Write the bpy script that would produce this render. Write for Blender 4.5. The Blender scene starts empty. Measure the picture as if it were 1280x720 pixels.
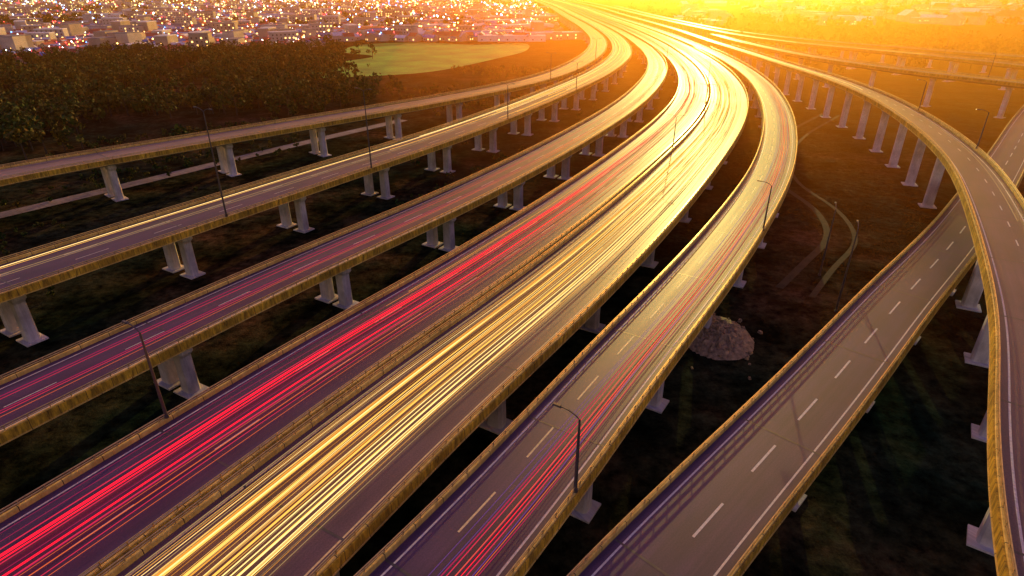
import bpy, math, random
import numpy as np
from mathutils import Vector
rnd=random.Random(7); rng=np.random.default_rng(7)
scene=bpy.context.scene
COL=scene.collection

# ------------------------------------------------------------ materials
def new_mat(name):
    m=bpy.data.materials.new(name); m.use_nodes=True
    nt=m.node_tree; b=nt.nodes['Principled BSDF']; return m,nt,b
def ramp(nt,fac,stops):
    r=nt.nodes.new('ShaderNodeValToRGB')
    while len(r.color_ramp.elements)<len(stops): r.color_ramp.elements.new(0.5)
    for e,(p,c) in zip(r.color_ramp.elements,stops): e.position=p; e.color=(*c,1)
    nt.links.new(fac,r.inputs[0]); return r.outputs[0]
def noise(nt,vec,scale,detail=4,rough=0.6):
    n=nt.nodes.new('ShaderNodeTexNoise'); n.inputs['Scale'].default_value=scale
    n.inputs['Detail'].default_value=detail; n.inputs['Roughness'].default_value=rough
    nt.links.new(vec,n.inputs['Vector']); return n.outputs['Fac']
def mapping(nt,vec,scale):
    m=nt.nodes.new('ShaderNodeMapping'); m.inputs['Scale'].default_value=scale
    nt.links.new(vec,m.inputs['Vector']); return m.outputs[0]
def mixc(nt,fac,a,b,mode='MIX'):
    m=nt.nodes.new('ShaderNodeMix'); m.data_type='RGBA'; m.blend_type=mode
    if isinstance(fac,float): m.inputs[0].default_value=fac
    else: nt.links.new(fac,m.inputs[0])
    for i,v in ((6,a),(7,b)):
        if isinstance(v,tuple): m.inputs[i].default_value=(*v,1)
        else: nt.links.new(v,m.inputs[i])
    return m.outputs[2]
def uvn(nt): return nt.nodes.new('ShaderNodeTexCoord').outputs['UV']
def objn(nt): return nt.nodes.new('ShaderNodeTexCoord').outputs['Object']

def asphalt_mat(name,c1,c2,rough):
    m,nt,b=new_mat(name); uv=uvn(nt)
    n1=noise(nt,mapping(nt,uv,(0.012,0.9,1)),1.0,5)
    n2=noise(nt,uv,6.0,6,0.7)
    n3=noise(nt,mapping(nt,uv,(0.06,0.12,1)),1.0,3)
    a=ramp(nt,n1,[(0.3,c1),(0.72,c2)])
    g=ramp(nt,n2,[(0.3,(0.6,0.6,0.6)),(0.75,(1.35,1.35,1.35))])
    g3=ramp(nt,n3,[(0.35,(0.75,0.75,0.75)),(0.65,(1.2,1.2,1.2))])
    c=mixc(nt,1.0,mixc(nt,1.0,a,g,'MULTIPLY'),g3,'MULTIPLY')
    nt.links.new(c,b.inputs['Base Color'])
    rr=nt.nodes.new('ShaderNodeMapRange'); rr.inputs[3].default_value=rough-0.08; rr.inputs[4].default_value=rough+0.12
    nt.links.new(n1,rr.inputs[0]); nt.links.new(rr.outputs[0],b.inputs['Roughness'])
    bp=nt.nodes.new('ShaderNodeBump'); bp.inputs['Strength'].default_value=0.25; bp.inputs['Distance'].default_value=0.02
    nt.links.new(n2,bp.inputs['Height']); nt.links.new(bp.outputs[0],b.inputs['Normal'])
    return m
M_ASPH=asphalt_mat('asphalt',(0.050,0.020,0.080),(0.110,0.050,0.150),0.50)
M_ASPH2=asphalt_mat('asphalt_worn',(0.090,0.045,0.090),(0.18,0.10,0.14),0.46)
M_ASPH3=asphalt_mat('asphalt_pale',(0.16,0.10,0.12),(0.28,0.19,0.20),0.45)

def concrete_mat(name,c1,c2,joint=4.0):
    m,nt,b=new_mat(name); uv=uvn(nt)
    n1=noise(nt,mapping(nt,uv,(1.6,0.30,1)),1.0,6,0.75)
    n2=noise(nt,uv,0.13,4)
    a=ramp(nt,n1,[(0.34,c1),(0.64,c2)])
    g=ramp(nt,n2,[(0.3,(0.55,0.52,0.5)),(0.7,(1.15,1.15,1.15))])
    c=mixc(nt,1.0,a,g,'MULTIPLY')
    if joint:
        sx=nt.nodes.new('ShaderNodeSeparateXYZ'); nt.links.new(uv,sx.inputs[0])
        d=nt.nodes.new('ShaderNodeMath'); d.operation='DIVIDE'; d.inputs[1].default_value=joint; nt.links.new(sx.outputs[0],d.inputs[0])
        f=nt.nodes.new('ShaderNodeMath'); f.operation='FRACT'; nt.links.new(d.outputs[0],f.inputs[0])
        l=nt.nodes.new('ShaderNodeMath'); l.operation='LESS_THAN'; l.inputs[1].default_value=0.022; nt.links.new(f.outputs[0],l.inputs[0])
        c=mixc(nt,l.outputs[0],c,(0.06,0.04,0.02))
    nt.links.new(c,b.inputs['Base Color']); b.inputs['Roughness'].default_value=0.75
    return m
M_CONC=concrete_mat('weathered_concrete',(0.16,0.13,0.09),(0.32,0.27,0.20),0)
M_PARA=concrete_mat('parapet_concrete',(0.62,0.42,0.09),(0.92,0.70,0.22),4.0)  # gold base colour stands in for warm light on the backlit edges
M_FASC=concrete_mat('gold_lit_stained_fascia',(0.13,0.075,0.012),(0.90,0.60,0.05),3.2)  # golden light put into the base colour, broken by brown stain streaks
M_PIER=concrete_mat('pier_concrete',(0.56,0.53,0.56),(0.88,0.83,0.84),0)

def simple(name,c,rough=0.6,metal=0.0,var=0.25,scale=1.5):
    m,nt,b=new_mat(name); n=noise(nt,objn(nt),scale,4)
    lo=tuple(x*(1-var) for x in c); hi=tuple(min(1,x*(1+var)) for x in c)
    nt.links.new(ramp(nt,n,[(0.3,lo),(0.7,hi)]),b.inputs['Base Color'])
    b.inputs['Roughness'].default_value=rough; b.inputs['Metallic'].default_value=metal; return m
M_PAINT=simple('road_paint_white',(0.72,0.68,0.66),0.5,0,0.2,3)
M_PAINTY=simple('road_paint_warm',(0.75,0.62,0.35),0.5,0,0.25,3)
M_RAIL=simple('galvanised_rail',(0.66,0.50,0.24),0.32,0.7)
M_POLE=simple('painted_steel_pole',(0.10,0.09,0.10),0.45,0.5)
def emis(name,c,s):
    m=bpy.data.materials.new(name); m.use_nodes=True; nt=m.node_tree
    b=nt.nodes['Principled BSDF']
    b.inputs['Base Color'].default_value=(0,0,0,1); b.inputs['Roughness'].default_value=1
    b.inputs['Emission Color'].default_value=(*c,1); b.inputs['Emission Strength'].default_value=s
    m.cycles.emission_sampling='NONE'; return m
E_RED=[emis('tail_light_red_a',(1,0.008,0.03),1.7),emis('tail_light_red_b',(1,0.03,0.10),0.8),emis('tail_light_orange',(1,0.16,0.04),0.9),emis('tail_light_magenta',(0.9,0.02,0.16),0.5)]
E_GOLD=[emis('head_light_gold_a',(1,0.50,0.08),1.5),emis('head_light_gold_b',(1,0.66,0.22),1.7),emis('head_light_amber',(1,0.38,0.04),1.0),emis('head_light_dim',(0.8,0.5,0.2),0.55)]
E_VIO=[emis('light_violet',(0.35,0.10,0.7),0.4)]

# ------------------------------------------------------------ mesh helpers
def empty(name):
    e=bpy.data.objects.new(name,None); COL.objects.link(e); return e
def mesh_obj(name,V,Fc,mats,parent=None,fm=None,uvs=None):
    me=bpy.data.meshes.new(name)
    me.from_pydata([tuple(map(float,v)) for v in V],[],[tuple(int(i) for i in f) for f in Fc])
    for m in (mats if isinstance(mats,list) else [mats]): me.materials.append(m)
    if fm is not None: me.polygons.foreach_set('material_index',np.asarray(fm,dtype=np.int32))
    if uvs is not None:
        l=me.uv_layers.new(name='UVMap'); l.data.foreach_set('uv',np.asarray(uvs,dtype=np.float32).ravel())
    me.update()
    o=bpy.data.objects.new(name,me); COL.objects.link(o)
    if parent: o.parent=parent
    return o

def resample(q,step):
    d=np.r_[0,np.cumsum(np.linalg.norm(np.diff(q,axis=0),axis=1))]
    s=np.linspace(0,d[-1],max(2,int(d[-1]/step)+1))
    return np.stack([np.interp(s,d,q[:,i]) for i in range(3)],1)
def catmull(pts,step=3.0,sm=14.0):
    p=np.array(pts,float)
    p=np.vstack([2*p[0]-p[1],p,2*p[-1]-p[-2]])
    out=[]
    for i in range(1,len(p)-2):
        p0,p1,p2,p3=p[i-1],p[i],p[i+1],p[i+2]
        t0=0;t1=t0+np.linalg.norm(p1-p0)**.5;t2=t1+np.linalg.norm(p2-p1)**.5;t3=t2+np.linalg.norm(p3-p2)**.5
        for t in np.linspace(t1,t2,24,endpoint=False):
            A1=(t1-t)/(t1-t0)*p0+(t-t0)/(t1-t0)*p1;A2=(t2-t)/(t2-t1)*p1+(t-t1)/(t2-t1)*p2;A3=(t3-t)/(t3-t2)*p2+(t-t2)/(t3-t2)*p3
            B1=(t2-t)/(t2-t0)*A1+(t-t0)/(t2-t0)*A2;B2=(t3-t)/(t3-t1)*A2+(t-t1)/(t3-t1)*A3
            out.append((t2-t)/(t2-t1)*B1+(t-t1)/(t2-t1)*B2)
    out.append(p[-2]); q=resample(np.array(out),step)
    k=max(1,int(sm/step)); w=np.exp(-0.5*(np.arange(-2*k,2*k+1)/k)**2); w/=w.sum()
    a=q[0]+(q[0]-q[1])*np.arange(2*k,0,-1)[:,None]; b=q[-1]+(q[-1]-q[-2])*np.arange(1,2*k+1)[:,None]
    e=np.vstack([a,q,b])
    return np.stack([np.convolve(e[:,i],w,'valid') for i in range(3)],1)
def frame(q):
    t=np.gradient(q,axis=0); t[:,2]=0; t/=np.linalg.norm(t,axis=1)[:,None]
    n=np.stack([t[:,1],-t[:,0],0*t[:,0]],1)
    s=np.r_[0,np.cumsum(np.linalg.norm(np.diff(q[:,:2],axis=0),axis=1))]
    return t,n,s
def offset(q,o):
    t,n,s=frame(q); return q+n*o
def sweep_arr(q,prof,closed=True,i0=0,i1=None,lat=None):
    t,n,s=frame(q); q=q[i0:i1];n=n[i0:i1];s=s[i0:i1]
    if lat is not None: lat=lat[i0:i1]
    P=np.array(prof,float);k=len(P);N=len(q)
    off=P[None,:,0]+(0 if lat is None else lat[:,None])
    off=np.broadcast_to(off,(N,k))
    V=q[:,None,:]+n[:,None,:]*off[:,:,None]; V[:,:,2]+=P[None,:,1]
    V=V.reshape(-1,3)
    Fc=[];UV=[]
    pl=np.r_[0,np.cumsum(np.linalg.norm(np.diff(np.vstack([P,P[:1]]),axis=0),axis=1))]
    kk=k if closed else k-1
    for i in range(N-1):
        for j in range(kk):
            j2=(j+1)%k
            Fc.append((i*k+j,i*k+j2,(i+1)*k+j2,(i+1)*k+j))
            UV+= [(s[i],pl[j]),(s[i],pl[j+1]),(s[i+1],pl[j+1]),(s[i+1],pl[j])]
    if closed:
        Fc.append(tuple(range(k-1,-1,-1)));Fc.append(tuple((N-1)*k+j for j in range(k)))
        UV+=[(0,0)]*(2*k)
    return V,Fc,UV
def sweep(name,q,prof,mat,parent,closed=True,**kw):
    V,Fc,UV=sweep_arr(q,prof,closed,**kw)
    return mesh_obj(name,V,Fc,mat,parent,uvs=UV)
class Acc:
    def __init__(s): s.V=[];s.F=[];s.M=[];s.n=0
    def add(s,V,Fc,m=0):
        s.V.append(np.asarray(V,float)); s.F+= [tuple(i+s.n for i in f) for f in Fc]; s.M+=[m]*len(Fc); s.n+=len(V)
    def box(s,c,t,n,hx,hy,z0,z1,m=0,tx=1.0):
        c=np.array(c,float);V=[]
        for z,k in ((z0,1.0),(z1,tx)):
            for a,b in ((-1,-1),(1,-1),(1,1),(-1,1)):
                p=c[:2]+t[:2]*hx*a*k+n[:2]*hy*b*k; V.append((p[0],p[1],z))
        s.add(V,[(3,2,1,0),(4,5,6,7),(0,1,5,4),(1,2,6,5),(2,3,7,6),(3,0,4,7)],m)
    def obj(s,name,mats,parent=None,uv=False):
        V=np.vstack(s.V); uvs=None
        if uv:
            uvs=[]
            for f in s.F:
                for i in f: uvs.append((V[i][0]+V[i][1]*0.7,V[i][2]))
        return mesh_obj(name,V,s.F,mats,parent,s.M,uvs)

# ------------------------------------------------------------ road alignments (world metres)
RA=catmull([(-160,105,12),(-143,132,12),(-132,153,12),(-106,183,12),(-69,224,12),(-27.5,270,12),(17,335,12),(51,432,12),(73.8,558,12),(83.5,724,12),(84,1023,12),(84,1471,12),(60,2300,12)])
RB=catmull([(-105,62,11),(-92.6,84,11),(-87,93,11),(-72.6,118,11),(-50.3,155.6,11),(-21.4,205,11),(14.2,278.6,11),(50.3,366,11),(77.8,463,11),(94.9,588,11),(102.5,769,11),(103,1102,11),(103,1560,11),(80,2300,11)])
RC=catmull([(-78,32,10),(-66,52,10),(-62,59,10),(-52,77,10),(-36,104,10),(-15,137,10),(15,192,10),(50,268,10),(77,347,10),(95,423,10),(109,537,10),(119,730,10),(121,1070,10),(121,1538,10),(98,2300,10)])
RM=catmull([(-52,8,10.5),(-44,20,10.5),(-36,34,10.5),(-28,48,10.5),(-19,64,10.5),(-5,86,10.5),(17,124,10.5),(44,176,10.5),(70,232,10.5),(91,290,10.5),(110,370,10.5),(126,492,10.5),(137,698,10.5),(138,1058,10.5),(140,1521,10.5),(118,2300,10.5)])
RF=catmull([(-25,8,10.5),(-15,23,10.5),(-6,36,10.5),(1,46,10.5),(12,64,10.5),(29,90,10.5),(48,121,10.5),(70,161,10.5),(92,211,10.5),(111,265,10.5),(130,337,10.5),(145,432,10.5),(155,561,10.5),(161,723,10.5),(162,1058,10.5),(164,1521,10.5),(142,2300,10.5)])
RG=catmull([(-8,12,8),(0,24,8),(13,38,8),(25,50,8),(42,67,8),(67,93,8),(90,116,8),(114,142,8),(155,188,8),(204,244,8),(281,327,8),(360,405,8)])
RH=catmull([(28,5,18),(35,20,18),(44,35,18),(53,48,18),(63,61,18),(74,79,18),(88,103,18),(108,141,18),(124,184,18),(139,238,17.5),(147,289,17),(156,369,15),(166,465,13),(174,582,11.5),(182,727,11),(184,1074,11),(188,1521,11),(166,2300,11)])
RI=catmull([(330,230,14),(315,291,14),(295,370,14),(272,432,14),(232,511,14),(210,602,14),(203,746,14),(204,976,13),(210,1521,12),(190,2300,12)])
RJ=catmull([(268,190,16),(250,242,16),(231,286,16),(212,318,16),(197,356,16),(188,402,15.5),(187,467,14.5),(191,564,13),(196,640,12.5)])
RK=catmull([(420,330,12),(370,400,12),(320,470,12),(270,560,12),(235,680,12),(225,900,12),(232,1521,12)])
RD_=offset(RM,-7.6); RE_=offset(RM,8.4)

ALL={'A':(RA,7.0),'B':(RB,7.5),'C':(RC,6.0),'D':(RD_,7.2),'E':(RE_,8.0),'F':(RF,5.5),'G':(RG,5.5),'H':(RH,5.0),'I':(RI,6.3),'J':(RJ,5.5),'K':(RK,5.0)}
def near_other(key,x,y,z,margin):
    for k,(q,hw) in ALL.items():
        if k==key: continue
        d=np.hypot(q[:,0]-x,q[:,1]-y); i=int(d.argmin())
        if d[i]<hw+margin and q[i,2]<z-1: return True
    return False

def highway(key,q,w,asph,pier_phase=10,pier_step=30,edge=M_PAINT,dash=None,dashmat=M_PAINT,girder=0.5,maxrail=520,ncol=2):
    root=empty('elevated_highway' if key!='H' else 'curved_flyover_ramp')
    W=w/2+0.45; g=W*girder
    t,n,s=frame(q)
    sweep('deck_slab',q,[(-W,-0.03),(-W,-0.45),(-g-0.9,-0.75),(-g,-1.0),(-g*0.9,-2.1),(g*0.9,-2.1),(g,-1.0),(g+0.9,-0.75),(W,-0.45),(W,-0.03)],M_CONC,root)
    sweep('asphalt_surface',q,[(w/2,0.0),(-w/2,0.0)],asph,root,closed=False)
    for sgn in(-1,1):
        a,b=sorted((sgn*(W-0.38),sgn*(W-0.02)))
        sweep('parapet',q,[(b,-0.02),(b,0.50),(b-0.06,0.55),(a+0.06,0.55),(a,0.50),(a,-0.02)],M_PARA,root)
        a,b=sorted((sgn*(W+0.005),sgn*(W+0.13)))
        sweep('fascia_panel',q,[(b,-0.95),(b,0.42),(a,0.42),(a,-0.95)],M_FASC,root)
        # small projecting drip ledge along the foot of the fascia
        a,b=sorted((sgn*(W+0.135),sgn*(W+0.21)))
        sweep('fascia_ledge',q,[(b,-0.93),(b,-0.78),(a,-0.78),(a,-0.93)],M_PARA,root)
        i1=int(np.searchsorted(q[:,1],maxrail)); i1=max(i1,10)
        c=sgn*(W-0.2)
        for zz in (0.80,1.10):
            sweep('guard_rail',q,[(c+0.05,zz-0.06),(c+0.05,zz+0.06),(c-0.05,zz+0.06),(c-0.05,zz-0.06)],M_RAIL,root,i1=i1)
        acc=Acc(); L=s[min(i1,len(s)-1)-1]
        for ss in np.arange(1,L,2.4):
            p=[np.interp(ss,s,q[:,k]) for k in range(3)]; i=int(np.searchsorted(s,ss)); i=min(i,len(s)-1)
            cc=np.array(p)+n[i]*c
            acc.box(cc,t[i],n[i],0.05,0.05,p[2]+0.55,p[2]+1.12)
        acc.obj('rail_posts',M_RAIL,root)
    for o in (-(w/2-0.9),(w/2-0.9)):
        sweep('edge_line',q,[(o+0.1,0.006),(o-0.1,0.006)],edge,root,closed=False)
    if dash:
        V=[];Fc=[]
        for o,dl,gap,dw in dash:
            for ss in np.arange(2,s[-1]-dl-1,dl+gap):
                k=len(V)
                m=max(1,int(dl/3))
                for j in range(m+1):
                    u=ss+dl*j/m
                    p=np.array([np.interp(u,s,q[:,c]) for c in range(3)]); nn=np.array([np.interp(u,s,n[:,c]) for c in range(3)])
                    for e in (-1,1):
                        x=p+nn*(o+e*dw/2); x[2]+=0.007; V.append(x)
                for j in range(m): Fc.append((k+2*j,k+2*j+1,k+2*j+3,k+2*j+2))
        mesh_obj('lane_markings',V,Fc,dashmat,root)
    V=[];Fc=[]
    for ss in np.arange(pier_phase,s[-1],pier_step):
        i=min(int(np.searchsorted(s,ss)),len(s)-1); p=np.array([np.interp(ss,s,q[:,c]) for c in range(3)])
        k=len(V)
        for a,b in((-1,-1),(1,-1),(1,1),(-1,1)):
            x=p+t[i]*0.14*a+n[i]*(w/2-0.02)*b; x[2]+=0.011; V.append(x)
        Fc.append((k,k+1,k+2,k+3))
    mesh_obj('expansion_joints',V,Fc,M_POLE,root)
    acc=Acc()
    for ss in np.arange(pier_phase,s[-1],pier_step):
        i=min(int(np.searchsorted(s,ss)),len(s)-1); p=np.array([np.interp(ss,s,q[:,c]) for c in range(3)])
        if p[1]>1300: break
        tt,nn=t[i],n[i]
        zt=p[2]-2.1
        cols=[0] if ncol==1 else [-W*0.42,W*0.42]
        if near_other(key,p[0],p[1],p[2],1.5): continue
        for co in cols:
            c=p+nn*co
            # chamfered column with a flared head, resting on a footing
            V=[]; prof=((-0.5,0.95,1.2),(zt-1.3,0.9,1.15),(zt-0.55,1.1,1.7),(zt+0.02,1.1,1.7)); ch=0.3
            for z,hx,hy in prof:
                for a,b in ((-hx+ch,-hy),(hx-ch,-hy),(hx,-hy+ch),(hx,hy-ch),(hx-ch,hy),(-hx+ch,hy),(-hx,hy-ch),(-hx,-hy+ch)):
                    x=c[:2]+tt[:2]*a+nn[:2]*b; V.append((x[0],x[1],z))
            Fc=[tuple(range(24,32))]
            for r in (0,8,16):
                for j in range(8): Fc.append((r+j,r+(j+1)%8,r+8+(j+1)%8,r+8+j))
            acc.add(V,Fc)
            acc.box(c,tt,nn,1.7,2.0,-0.3,0.28)
        if ncol==2: acc.box(p,tt,nn,0.9,W*0.42+1.4,zt-0.05,zt+0.35)
    if acc.n: acc.obj('piers',M_PIER,root,uv=True)
    return root

def trails(root,q,specs,name='light_trails'):
    by={}
    t,n,s=frame(q)
    for o,w,mat,h,f0,f1 in specs:
        i0=int(f0*(len(q)-1)); i1=int(f1*(len(q)-1))+1
        if i1-i0<3: continue
        ph=rnd.uniform(0,6.3); am=rnd.uniform(0.05,0.22); wl=rnd.uniform(28,60)
        lat=o+am*np.sin(s/wl+ph)+0.4*am*np.sin(s/9.0+ph*2)
        pr=[(w/2,h),(0,h+w*0.35),(-w/2,h),(0,h-w*0.35)]
        V,Fc,_=sweep_arr(q,pr,True,i0=i0,i1=i1,lat=lat)
        by.setdefault(mat,Acc()).add(V,Fc)
    for mat,a in by.items(): a.obj(name,mat,root)

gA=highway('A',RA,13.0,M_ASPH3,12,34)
gB=highway('B',RB,14.0,M_ASPH,5,31,dash=[(-2,6,9,0.15),(2,6,9,0.15)])
gC=highway('C',RC,11.0,M_ASPH,20,33,dash=[(0,6,9,0.15)])
gD=highway('D',RD_,13.4,M_ASPH,14,32,dash=[(-2,6,9,0.15),(2,6,9,0.15)])
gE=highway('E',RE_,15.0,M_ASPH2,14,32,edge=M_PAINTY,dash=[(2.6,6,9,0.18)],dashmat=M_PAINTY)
gF=highway('F',RF,10.0,M_ASPH,8,24,dash=[(-1.6,6,6,0.22)],dashmat=M_PAINTY)
gG=highway('G',RG,9.8,M_ASPH,8,26,dash=[(0.4,6,6.5,0.26)])
gH=highway('H',RH,8.6,M_ASPH2,6,22,dash=[(0.8,3,7,0.2)],ncol=1)
gI=highway('I',RI,11.0,M_ASPH2,6,36)
gJ=highway('J',RJ,10.0,M_ASPH2,6,34,ncol=1)
gK=highway('K',RK,9.0,M_ASPH2,6,36,ncol=1)

def T(o,w,m,h=0.6,a=0.0,b=1.0): return (o,w,m,h,a,b)
r0,r1,r2,r3=E_RED; g0,g1,g2,g3=E_GOLD
trails(gD,RD_,[T(-1.9,0.42,r0),T(-1.35,0.2,r0),T(-0.85,0.14,r1),T(-2.6,0.16,r1),T(0.9,0.28,r0),T(1.5,0.16,r1),T(1.95,0.10,r3),T(3.0,0.12,r2,0.7),T(3.6,0.10,r1),T(-3.4,0.07,r3),T(4.3,0.07,r2),T(0.2,0.08,r3),T(2.4,0.06,r2,0.9),T(-4.6,0.05,r3)]+
  [T(rnd.uniform(-4.5,4.8),rnd.uniform(.04,.16),rnd.choice([r1,r2,g2]),rnd.uniform(.5,1),rnd.uniform(.03,.12),1) for _ in range(9)])
sp=[]
for _ in range(30):
    lane=rnd.choice([-4.9,-4.2,-3.3,-1.6,-0.7,0.3,1.9,2.9])
    sp.append(T(lane+rnd.gauss(0,0.35),rnd.choice([.05,.07,.1,.14,.2,.26]),rnd.choice([g0,g0,g1,g1,g2,g3]),rnd.uniform(.4,1.0),rnd.choice([0,0,0,rnd.uniform(0,.08)]),1))
sp+=[T(rnd.uniform(-5.6,4.0),rnd.uniform(.03,.07),rnd.choice([g3,g2,g0,g3]),rnd.uniform(.4,.9),0,1) for _ in range(22)]
sp+=[T(-6.2,.12,g3),T(4.4,.07,g3),T(4.9,.09,g2,.6,.05,1)]
trails(gE,RE_,sp)
trails(gB,RB,[T(-4.2,.20,g1),T(-3.6,.10,g0),T(-0.8,.12,g3),T(0.2,.10,g3)]+[T(rnd.uniform(-5,5),rnd.uniform(.06,.26),rnd.choice([g0,g1,g0]),rnd.uniform(.4,.9),rnd.uniform(.06,.13),1) for _ in range(16)])
trails(gC,RC,[T(-1.9,.13,r3),T(-1.2,.09,r1),T(1.4,.14,r3),T(2.0,.1,r1),T(2.7,.07,r2)]+[T(rnd.uniform(-3.5,3.5),rnd.uniform(.05,.12),rnd.choice([r2,g2]),.6,rnd.uniform(.06,.12),1) for _ in range(5)])
trails(gA,RA,[T(-2.6,.10,g2,.6,.08,1),T(-2,.14,g0,.6,.12,1),T(2,.10,g0,.6,.13,1),T(2.6,.10,g2,.6,.1,1)])
trails(gF,RF,[T(0.4,.12,r3),T(0.9,.09,r1),T(1.35,.12,r1),T(1.8,.07,r0),T(2.2,.10,r1),T(2.7,.06,r2),T(3.1,.08,r3),T(0.0,.06,E_VIO[0]),T(2.5,.08,E_VIO[0]),T(1.6,.05,r2,1.0),T(-0.5,.05,E_VIO[0])])
trails(gH,RH,[T(1.9,.10,g3,.6,.05,1),T(-1.0,.12,g1,.6,.12,1),T(-1.6,.10,g0,.6,.14,1)])
trails(gI,RI,[T(-2,.2,g0,.6,.1,1),T(2,.2,g2,.6,.1,1),T(-1,.15,g0,.6,.15,1)])
trails(gJ,RJ,[T(-1.5,.16,g2,.6,.15,1),T(1.5,.12,g2,.6,.2,1)])

# ------------------------------------------------------------ ground
def ground_mat():
    m,nt,b=new_mat('dark_grassland'); o=objn(nt)
    n1=noise(nt,o,0.022,6,0.65); n2=noise(nt,o,0.45,6,0.75); n3=noise(nt,o,0.09,5,0.65)
    a=ramp(nt,n1,[(0.36,(0.009,0.020,0.012)),(0.5,(0.026,0.026,0.012)),(0.64,(0.065,0.033,0.016))])
    g=ramp(nt,n2,[(0.35,(0.25,0.25,0.25)),(0.65,(1.9,1.9,1.9))]); g3=ramp(nt,n3,[(0.38,(0.35,0.35,0.35)),(0.62,(1.6,1.6,1.6))])
    nt.links.new(mixc(nt,1.0,mixc(nt,1.0,a,g,'MULTIPLY'),g3,'MULTIPLY'),b.inputs['Base Color'])
    b.inputs['Roughness'].default_value=1.0; b.inputs['Specular IOR Level'].default_value=0.0
    bp=nt.nodes.new('ShaderNodeBump'); bp.inputs['Distance'].default_value=0.6; bp.inputs['Strength'].default_value=0.7
    nt.links.new(n2,bp.inputs['Height']); nt.links.new(bp.outputs[0],b.inputs['Normal'])
    return m
mesh_obj('ground',[(-9000,-1500,0),(9000,-1500,0),(9000,12000,0),(-9000,12000,0)],[(0,1,2,3)],ground_mat())
def patch(name,pts,z,mat):
    p=catmull([(a,b,z) for a,b in pts+[pts[0]]],4,4)[:-1]
    V=[(x[0],x[1],z) for x in p]; return mesh_obj(name,V,[tuple(range(len(V)))],mat)
M_FIELD=simple('meadow_grass',(0.09,0.36,0.02),0.9,0,0.5,0.035)
patch('grass_field',[(-128,425),(-92,436),(-60,455),(-12,545),(14,615),(10,690),(-40,672),(-95,700),(-150,680),(-158,600),(-120,560),(-145,500)],0.02,M_FIELD)
M_DIRT=simple('dirt',(0.036,0.023,0.013),0.95,0,0.5,0.6)
def track(pts,w):
    q=catmull([(x,y,0.03) for x,y in pts],2,5); sweep('dirt_track',q,[(w/2,0),(-w/2,0)],M_DIRT,None,closed=False)
track([(55,112),(66,125),(78,140),(84,160),(84,185),(92,215),(110,250),(150,300)],1.6)
track([(60,108),(71,122),(84,138),(90,160),(90,185),(98,212),(118,248),(156,296)],1.2)
q=catmull([(-190,95,0.06),(-150,140,0.06),(-122,180,0.06),(-86,234,0.06),(-50,285,0.06)],4,12)
sweep('service_road',q,[(2.8,0),(-2.8,0)],concrete_mat('pale_concrete_paving',(0.13,0.13,0.16),(0.28,0.26,0.31),6.0),None,closed=False)
# rubble mound
acc=Acc(); cx,cy=36,93
N=26;V=[];Fc=[]
for i in range(N):
    for j in range(N):
        u=-1+2*i/(N-1);v=-1+2*j/(N-1);r=math.hypot(u,v)
        h=max(0,1-r)**0.8*2.4*(0.7+0.6*rnd.random())-0.05
        V.append((cx+u*6.5,cy+v*8,h))
for i in range(N-1):
    for j in range(N-1): Fc.append((i*N+j,(i+1)*N+j,(i+1)*N+j+1,i*N+j+1))
acc.add(V,Fc)
for _ in range(420):
    a=rnd.uniform(0,6.28);r=abs(rnd.gauss(0,.55)); x=cx+6*r*math.cos(a);y=cy+7*r*math.sin(a);h=max(0,1-r)*1.9
    th=rnd.uniform(0,3);tt=np.array([math.cos(th),math.sin(th),0]);nn=np.array([-tt[1],tt[0],0]);k=rnd.uniform(.10,.5)
    acc.box((x,y,0),tt,nn,k,k*.7,h-.1,h+k,tx=.7)
acc.obj('rubble_mound',simple('rubble_stone',(0.40,0.27,0.14),0.9,0,0.6,1.2))

# ------------------------------------------------------------ trees
def leaf_mat(name,c):
    m,nt,b=new_mat(name)
    g=nt.nodes.new('ShaderNodeNewGeometry')
    rc=ramp(nt,g.outputs['Random Per Island'],[(0,tuple(x*.35 for x in c)),(0.5,c),(1,(c[0]*2.0,c[1]*1.6,c[2]*1.3))])
    hue=ramp(nt,noise(nt,objn(nt),0.09,2,0.5),[(0.38,(0.5,0.8,0.6)),(0.5,(1.1,1.0,0.9)),(0.62,(2.4,1.2,0.8))])
    nt.links.new(mixc(nt,1.0,rc,hue,'MULTIPLY'),b.inputs['Base Color'])
    b.inputs['Roughness'].default_value=0.8; b.inputs['Specular IOR Level'].default_value=0.2
    return m
M_LEAF=leaf_mat('foliage',(0.048,0.080,0.014)); M_BARK=simple('bark',(0.06,0.045,0.03),0.9)
def inpoly(x,y,poly):
    c=False;n=len(poly);j=n-1
    for i in range(n):
        xi,yi=poly[i];xj,yj=poly[j]
        if (yi>y)!=(yj>y) and x<(xj-xi)*(y-yi)/(yj-yi)+xi: c=not c
        j=i
    return c
def clear_of_roads(x,y,m=4):
    for k,(q,hw) in ALL.items():
        if (np.hypot(q[:,0]-x,q[:,1]-y)).min()<hw+m: return False
    return True
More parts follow.
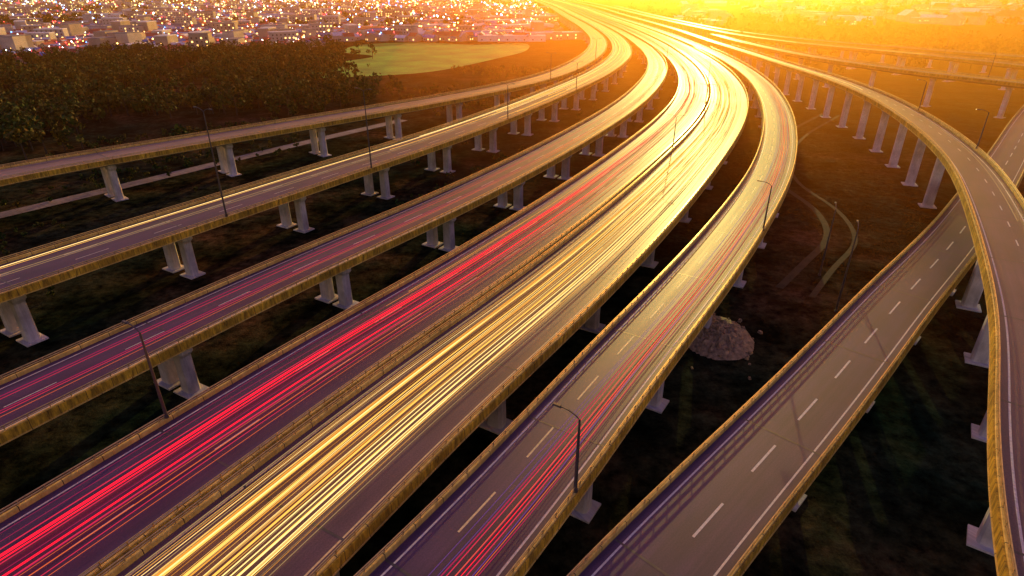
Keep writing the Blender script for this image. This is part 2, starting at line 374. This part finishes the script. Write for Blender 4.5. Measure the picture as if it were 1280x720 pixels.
def forest(name,pos,nq,ls,hrange):
    Vs=[];tv=[];tf=[];tn=0
    for (x,y) in pos:
        H=rnd.uniform(*hrange); R=H*rnd.uniform(.28,.44)
        K=rnd.randint(5,8)
        cen=np.stack([rng.normal(0,R*.5,K),rng.normal(0,R*.5,K),rng.uniform(H*.35,H*.92,K)],1)
        rad=rng.uniform(.35,.6,K)*R
        idx=rng.integers(0,K,nq)
        d=rng.normal(size=(nq,3));d/=np.linalg.norm(d,axis=1)[:,None]
        p=cen[idx]+d*(rad[idx]*rng.uniform(.6,1.05,nq))[:,None]; p+=np.array([x,y,0])
        u=rng.normal(size=(nq,3));u/=np.linalg.norm(u,axis=1)[:,None]
        v=np.cross(u,rng.normal(size=(nq,3)));v/=np.linalg.norm(v,axis=1)[:,None]
        sz=rng.uniform(.6,1.2,nq)[:,None]*ls/2
        Vs.append(np.stack([p-u*sz-v*sz*.6,p+u*sz-v*sz*.6,p+u*sz*.7+v*sz,p-u*sz*.7+v*sz],1).reshape(-1,3))
        r=H*.025
        top=(x+rnd.uniform(-.4,.4),y+rnd.uniform(-.4,.4))
        for zz,rr,c in ((0,r,(x,y)),(H*.7,r*.35,top)):
            for a in range(5): tv.append((c[0]+rr*math.cos(a*1.257),c[1]+rr*math.sin(a*1.257),zz))
        for a in range(5): tf.append((tn+a,tn+(a+1)%5,tn+5+(a+1)%5,tn+5+a))
        tn+=10
        for _ in range(3):
            a=rnd.uniform(0,6.28);z=H*rnd.uniform(.35,.6);e=(x+R*.7*math.cos(a),y+R*.7*math.sin(a),z+H*.2)
            tv+= [(x+.1,y,z),(x-.1,y,z),(x,y+.1,z+.15),e]; tf+=[(tn,tn+1,tn+3),(tn+1,tn+2,tn+3),(tn+2,tn,tn+3)]; tn+=4
    V=np.vstack(Vs);n=len(V)//4
    me=bpy.data.meshes.new('crowns'); me.vertices.add(len(V)); me.vertices.foreach_set('co',V.astype(np.float32).ravel())
    me.loops.add(4*n); me.loops.foreach_set('vertex_index',np.arange(4*n,dtype=np.int32))
    me.polygons.add(n); me.polygons.foreach_set('loop_start',np.arange(0,4*n,4,dtype=np.int32))
    me.materials.append(M_LEAF); me.update(calc_edges=True); me.validate()
    root=empty(name); o=bpy.data.objects.new('crowns',me);COL.objects.link(o);o.parent=root
    mesh_obj('trunks',tv,tf,M_BARK,root)
poly=[(-200,215),(-330,300),(-425,470),(-335,555),(-235,590),(-150,585),(-125,430),(-90,395),(-75,340),(-110,290),(-140,262),(-165,238)]
pos=[]
while len(pos)<1450:
    x=rnd.uniform(-480,-60);y=rnd.uniform(200,650)
    # looser towards the edges, with clearings
    if inpoly(x+rnd.gauss(0,12),y+rnd.gauss(0,14),poly) and clear_of_roads(x,y,5) and math.sin(x*.05+y*.022)+math.sin(y*.055-x*.018)+rnd.gauss(0,.4)>-0.45: pos.append((x,y))
forest('forest',pos,110,1.25,(5,14))
pos=[]
while len(pos)<1500:
    y=600+1900*rnd.random()**1.3; x=rnd.uniform(-1.0*y,1.0*y)
    if math.sin(x*.012+y*.004)+math.sin(y*.013+1.3)+rnd.gauss(0,.35)>0.55 and clear_of_roads(x,y,6) and not(-170<x<50 and 560<y<700): pos.append((x,y))
forest('tree_belt',pos,34,3.0,(8,15))
pos=[]
while len(pos)<260:
    x=rnd.uniform(190,520);y=rnd.uniform(430,800)
    if clear_of_roads(x,y,5): pos.append((x,y))
forest('tree_belt',pos,60,2.0,(7,13))
pos=[]
while len(pos)<1100:
    x=rnd.uniform(-190,50);y=rnd.uniform(90,480)
    if math.sin(x*.05+2)+math.sin(y*.043+x*.02)+rnd.gauss(0,.5)>0.2 and clear_of_roads(x,y,2.0) and not inpoly(x,y,poly): pos.append((x,y))
forest('shrubs',pos,55,0.55,(1.0,3.0))

# ------------------------------------------------------------ town
cols=[('roof_tile_red',(0.50,0.08,0.05)),('roof_grey',(0.20,0.20,0.24)),('roof_blue',(0.10,0.22,0.60)),('roof_white',(0.80,0.78,0.82)),('wall_plaster',(0.50,0.45,0.40)),('wall_cream',(0.42,0.34,0.26)),('window_dark',(0.03,0.035,0.05))]
TM=[simple(a,b,0.7,0,0.2,0.1) for a,b in cols]+[emis('window_lit',(1,.48,.12),5)]
acc=Acc()
def house(x,y,L,Wd,H,th,roof,wall,gable=True):
    tt=np.array([math.cos(th),math.sin(th),0]);nn=np.array([-tt[1],tt[0],0]);c=np.array([x,y])
    def p(a,b,z): q=c+tt[:2]*a+nn[:2]*b; return (q[0],q[1],z)
    l,w=L/2,Wd/2
    V=[p(-l,-w,0),p(l,-w,0),p(l,w,0),p(-l,w,0),p(-l,-w,H),p(l,-w,H),p(l,w,H),p(-l,w,H)]
    acc.add(V,[(0,1,5,4),(1,2,6,5),(2,3,7,6),(3,0,4,7)],wall)
    rh=Wd*0.35 if gable else 0.6
    if gable:
        V=[p(-l-.4,-w-.4,H-.1),p(l+.4,-w-.4,H-.1),p(l+.4,w+.4,H-.1),p(-l-.4,w+.4,H-.1),p(-l-.4,0,H+rh),p(l+.4,0,H+rh)]
        acc.add(V,[(0,1,5,4),(2,3,4,5)],roof); acc.add(V,[(1,2,5),(3,0,4)],wall)
    else:
        V=[p(-l,-w,H),p(l,-w,H),p(l,w,H),p(-l,w,H),p(-l,-w,H+rh),p(l,-w,H+rh),p(l,w,H+rh),p(-l,w,H+rh)]
        acc.add(V,[(4,5,6,7),(0,1,5,4),(1,2,6,5),(2,3,7,6),(3,0,4,7)],roof)
    for st in range(int(H//3)):
        z=1.2+3*st; nwin=max(2,int(L/4)) if L<60 else 8
        for k in range(nwin):
            a=-l+(k+.5)*L/nwin
            V=[p(a-.7,-(w+.03),z),p(a+.7,-(w+.03),z),p(a+.7,-(w+.03),z+1.3),p(a-.7,-(w+.03),z+1.3)]
            acc.add(V,[(0,1,2,3)],7 if rnd.random()<.4 else 6)
cnt=0
while cnt<7500:
    y=485+2300*rnd.random()**1.6; x=rnd.uniform(-1.0*y-60,0.10*y-20)
    if inpoly(x,y,poly) or (-190<x<70 and y<715) or not clear_of_roads(x,y,14): continue
    th=0.5*round(math.sin(x*.004)*3)+rnd.gauss(0,.08)+(math.pi/2)*rnd.randint(0,1)
    if rnd.random()<0.05 and y>640:
        house(x,y,rnd.uniform(30,80),rnd.uniform(16,34),rnd.uniform(5,9),th*.3,rnd.choice([1,2,3,3,2,0]),rnd.choice([3,4,2]),False)
    elif rnd.random()<0.06: house(x,y,rnd.uniform(16,30),11,rnd.uniform(9,18),th,rnd.choice([1,3]),rnd.choice([4,5]),False)
    else: house(x,y,rnd.uniform(9,16),rnd.uniform(7,10),rnd.uniform(3.5,6.5),th,rnd.choice([0,0,0,1,2,3]),rnd.choice([4,5,4]))
    cnt+=1
for k in range(240):
    y=1000+1500*rnd.random(); x=rnd.uniform(.25*y,1.0*y)
    if clear_of_roads(x,y,14): house(x,y,rnd.uniform(12,60),rnd.uniform(9,25),rnd.uniform(5,12),rnd.uniform(0,3),rnd.choice([0,1,3]),4,rnd.random()<.6)
town=empty('distant_town')
acc.obj('buildings',TM,town)
E_L=[emis('lamp_warm',(1,.45,.10),11),emis('lamp_white',(1,.85,.7),9),emis('lamp_red',(1,.05,.04),8),emis('lamp_blue',(.15,.4,1),8)]
acc=Acc()
def octa(x,y,z,r,m):
    V=[(x+r,y,z),(x,y+r,z),(x-r,y,z),(x,y-r,z),(x,y,z+r),(x,y,z-r)]
    acc.add(V,[(0,1,4),(1,2,4),(2,3,4),(3,0,4),(1,0,5),(2,1,5),(3,2,5),(0,3,5)],m)
k=0
while k<4000:
    y=500+2100*rnd.random()**1.4; x=rnd.uniform(-1.0*y,0.08*y-30)
    if inpoly(x,y,poly) or (-190<x<70 and y<715) or not clear_of_roads(x,y,8): continue
    octa(x,y,rnd.uniform(5,10),y*0.0010*rnd.uniform(.5,1.5),rnd.choices([0,1,2,3],[6,3,3,1])[0]); k+=1
acc.obj('street_lights_and_windows',E_L,town)

# ------------------------------------------------------------ street lamps
def lamp(x,y,z,h,ang,arms=2):
    root=empty('street_lamp'); a=Acc(); N=8
    rings=[(0,.28),(.4,.28),(.42,.20),(h*.55,.16),(h,.10)]
    V=[];Fc=[]
    for zz,r in rings:
        for i in range(N): V.append((x+r*math.cos(i*math.tau/N),y+r*math.sin(i*math.tau/N),z+zz))
    for k in range(len(rings)-1):
        for i in range(N): Fc.append((k*N+i,k*N+(i+1)%N,(k+1)*N+(i+1)%N,(k+1)*N+i))
    Fc.append(tuple((len(rings)-1)*N+i for i in range(N)))
    a.add(V,Fc); a.obj('pole',M_POLE,root)
    a=Acc();b=Acc()
    for k in range(arms):
        th=ang+math.pi*k; u=np.array([math.cos(th),math.sin(th),0]);n=np.array([-u[1],u[0],0])
        pts=[(0,0),(.5,.35),(1.2,.6),(2.0,.7)]
        for (d0,z0),(d1,z1) in zip(pts[:-1],pts[1:]):
            V=[]
            for d,zz in((d0,z0),(d1,z1)):
                for e,f in((-.05,-.05),(.05,-.05),(.05,.05),(-.05,.05)):
                    V.append((x+u[0]*d+n[0]*e,y+u[1]*d+n[1]*e,z+h-.1+zz+f))
            a.add(V,[(0,1,5,4),(1,2,6,5),(2,3,7,6),(3,0,4,7)])
        c=(x+u[0]*2.4,y+u[1]*2.4)
        b.box(c,u,n,.5,.18,z+h+.5,z+h+.68,tx=.7)
    a.obj('arms',M_POLE,root); b.obj('luminaires',M_POLE,root)
def on_road(q,off,Y):
    t,n,s=frame(q); i=int(np.abs(q[:,1]-Y).argmin()); p=q[i]+n[i]*off; return p,math.atan2(n[i][1],n[i][0])
for q,off,Y,h,arms in [(RB,7.25,126,22,2),(RB,7.25,166,20,2),(RD_,-7.0,54,11.5,1),(RM,0,188,9,2),(RM,0,250,9,2),(RM,0,330,10,2),(RF,5.25,119,9.5,1),(RF,5.25,49,9,1),(RH,4.55,92,9,1),(RH,4.55,155,9,1),(RH,4.55,210,9,1),(RB,7.25,230,12,2),(RB,7.25,300,12,2),(RA,6.75,330,12,2),(RA,6.75,420,12,2),(RC,6,420,11,1),(RI,5.7,420,11,1),(RJ,5.2,300,10,1),(RI,5.7,350,11,1)]:
    p,a=on_road(q,off,Y); lamp(p[0],p[1],p[2]+.5,h,a+math.pi,arms)
lamp(61.8,101.8,0,17,1.2,1); lamp(66,118,0,15,1.2,1)

# transmission towers
def tower(x,y,h):
    a=Acc();
    def bar(p,q,r=.35):
        p=np.array(p,float);q=np.array(q,float);d=q-p;d/=np.linalg.norm(d);u=np.cross(d,(0.3,0.9,.1));u/=np.linalg.norm(u);v=np.cross(d,u);V=[]
        for c in(p,q):
            for i in range(3): V.append(c+r*(u*math.cos(i*2.09)+v*math.sin(i*2.09)))
        a.add(V,[(0,1,4,3),(1,2,5,4),(2,0,3,5)])
    lv=[(0,5),(h*.3,3.2),(h*.6,1.8),(h*.85,1),(h,.3)]
    for (z0,w0),(z1,w1) in zip(lv[:-1],lv[1:]):
        for i,(a1,b1) in enumerate(((-1,-1),(1,-1),(1,1),(-1,1))):
            a2,b2=((1,-1),(1,1),(-1,1),(-1,-1))[i]
            bar((x+a1*w0,y+b1*w0,z0),(x+a1*w1,y+b1*w1,z1)); bar((x+a1*w0,y+b1*w0,z0),(x+a2*w1,y+b2*w1,z1),.2)
    for z,w in((h*.62,9),(h*.76,7),(h*.9,5)):
        bar((x-w,y,z),(x+w,y,z));bar((x-w,y,z),(x,y,z+3),.2);bar((x+w,y,z),(x,y,z+3),.2)
    a.obj('transmission_tower',M_POLE)
for x,y,h in[(640,1150,48),(760,1300,50),(900,1450,50),(560,1330,50)]: tower(x,y,h)

# ------------------------------------------------------------ haze (real scattering volumes lit by the sun)
bpy.ops.mesh.primitive_cube_add(size=1,location=(0,2600,89)); hz=bpy.context.object; hz.name='haze'
hz.scale=(7000,4840,182)
m=bpy.data.materials.new('evening_haze');m.use_nodes=True;nt=m.node_tree;nt.nodes.clear()
o=nt.nodes.new('ShaderNodeOutputMaterial');v=nt.nodes.new('ShaderNodeVolumeScatter')
v.inputs['Color'].default_value=(1,.42,.10,1);v.inputs['Density'].default_value=1/2200;v.inputs['Anisotropy'].default_value=0.83
nt.links.new(v.outputs[0],o.inputs['Volume']);hz.data.materials.append(m)
m=bpy.data.materials.new('sun_glow_mist');m.use_nodes=True;nt=m.node_tree;nt.nodes.clear()  # extra mist shells, added to strengthen the orange glow towards the sun
o=nt.nodes.new('ShaderNodeOutputMaterial');v=nt.nodes.new('ShaderNodeVolumeScatter')
v.inputs['Color'].default_value=(1,.27,.03,1);v.inputs['Density'].default_value=1/1650;v.inputs['Anisotropy'].default_value=0.62
nt.links.new(v.outputs[0],o.inputs['Volume'])
for kk in (1.3,1.1,0.9,0.65):
    bpy.ops.mesh.primitive_uv_sphere_add(segments=64,ring_count=32,radius=1,location=(255,360,0)); h2=bpy.context.object; h2.name='haze'
    h2.scale=(250*kk,290*kk,85*kk); h2.data.materials.append(m)

# ------------------------------------------------------------ light
AZ=math.radians(16);EL=math.radians(10.5)
w=bpy.data.worlds.new('World');scene.world=w;w.use_nodes=True;nt=w.node_tree
sky=nt.nodes.new('ShaderNodeTexSky');sky.sky_type='NISHITA';sky.sun_disc=False;sky.sun_elevation=EL;sky.sun_rotation=AZ
sky.dust_density=2.5
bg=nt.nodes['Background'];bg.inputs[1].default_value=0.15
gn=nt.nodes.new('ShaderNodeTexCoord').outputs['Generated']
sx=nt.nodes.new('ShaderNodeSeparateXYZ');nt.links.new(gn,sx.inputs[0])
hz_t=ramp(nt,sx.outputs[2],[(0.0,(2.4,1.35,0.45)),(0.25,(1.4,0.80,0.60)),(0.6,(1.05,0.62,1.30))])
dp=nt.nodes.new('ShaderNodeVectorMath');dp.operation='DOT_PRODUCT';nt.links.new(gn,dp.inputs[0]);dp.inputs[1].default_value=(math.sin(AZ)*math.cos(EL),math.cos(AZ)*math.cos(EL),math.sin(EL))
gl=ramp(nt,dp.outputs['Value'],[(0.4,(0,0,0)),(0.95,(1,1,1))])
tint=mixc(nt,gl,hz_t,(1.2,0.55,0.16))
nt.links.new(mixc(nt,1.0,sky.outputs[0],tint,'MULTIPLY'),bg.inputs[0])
sd=bpy.data.lights.new('sun','SUN');sd.energy=5.0;sd.angle=math.radians(.5);sd.color=(1,.44,.10)
so=bpy.data.objects.new('sun',sd);COL.objects.link(so)
d=Vector((math.sin(AZ)*math.cos(EL),math.cos(AZ)*math.cos(EL),math.sin(EL)))
so.rotation_euler=(d).to_track_quat('Z','Y').to_euler()

cam=bpy.data.cameras.new('camera');co=bpy.data.objects.new('camera',cam);COL.objects.link(co)
co.location=(0,0,56);co.rotation_euler=(math.pi/2-math.atan(.5),0,0);cam.lens=21.375;cam.sensor_width=36;cam.clip_start=.5;cam.clip_end=20000
scene.camera=co
scene.view_settings.view_transform='Standard';scene.view_settings.look='None';scene.view_settings.exposure=0
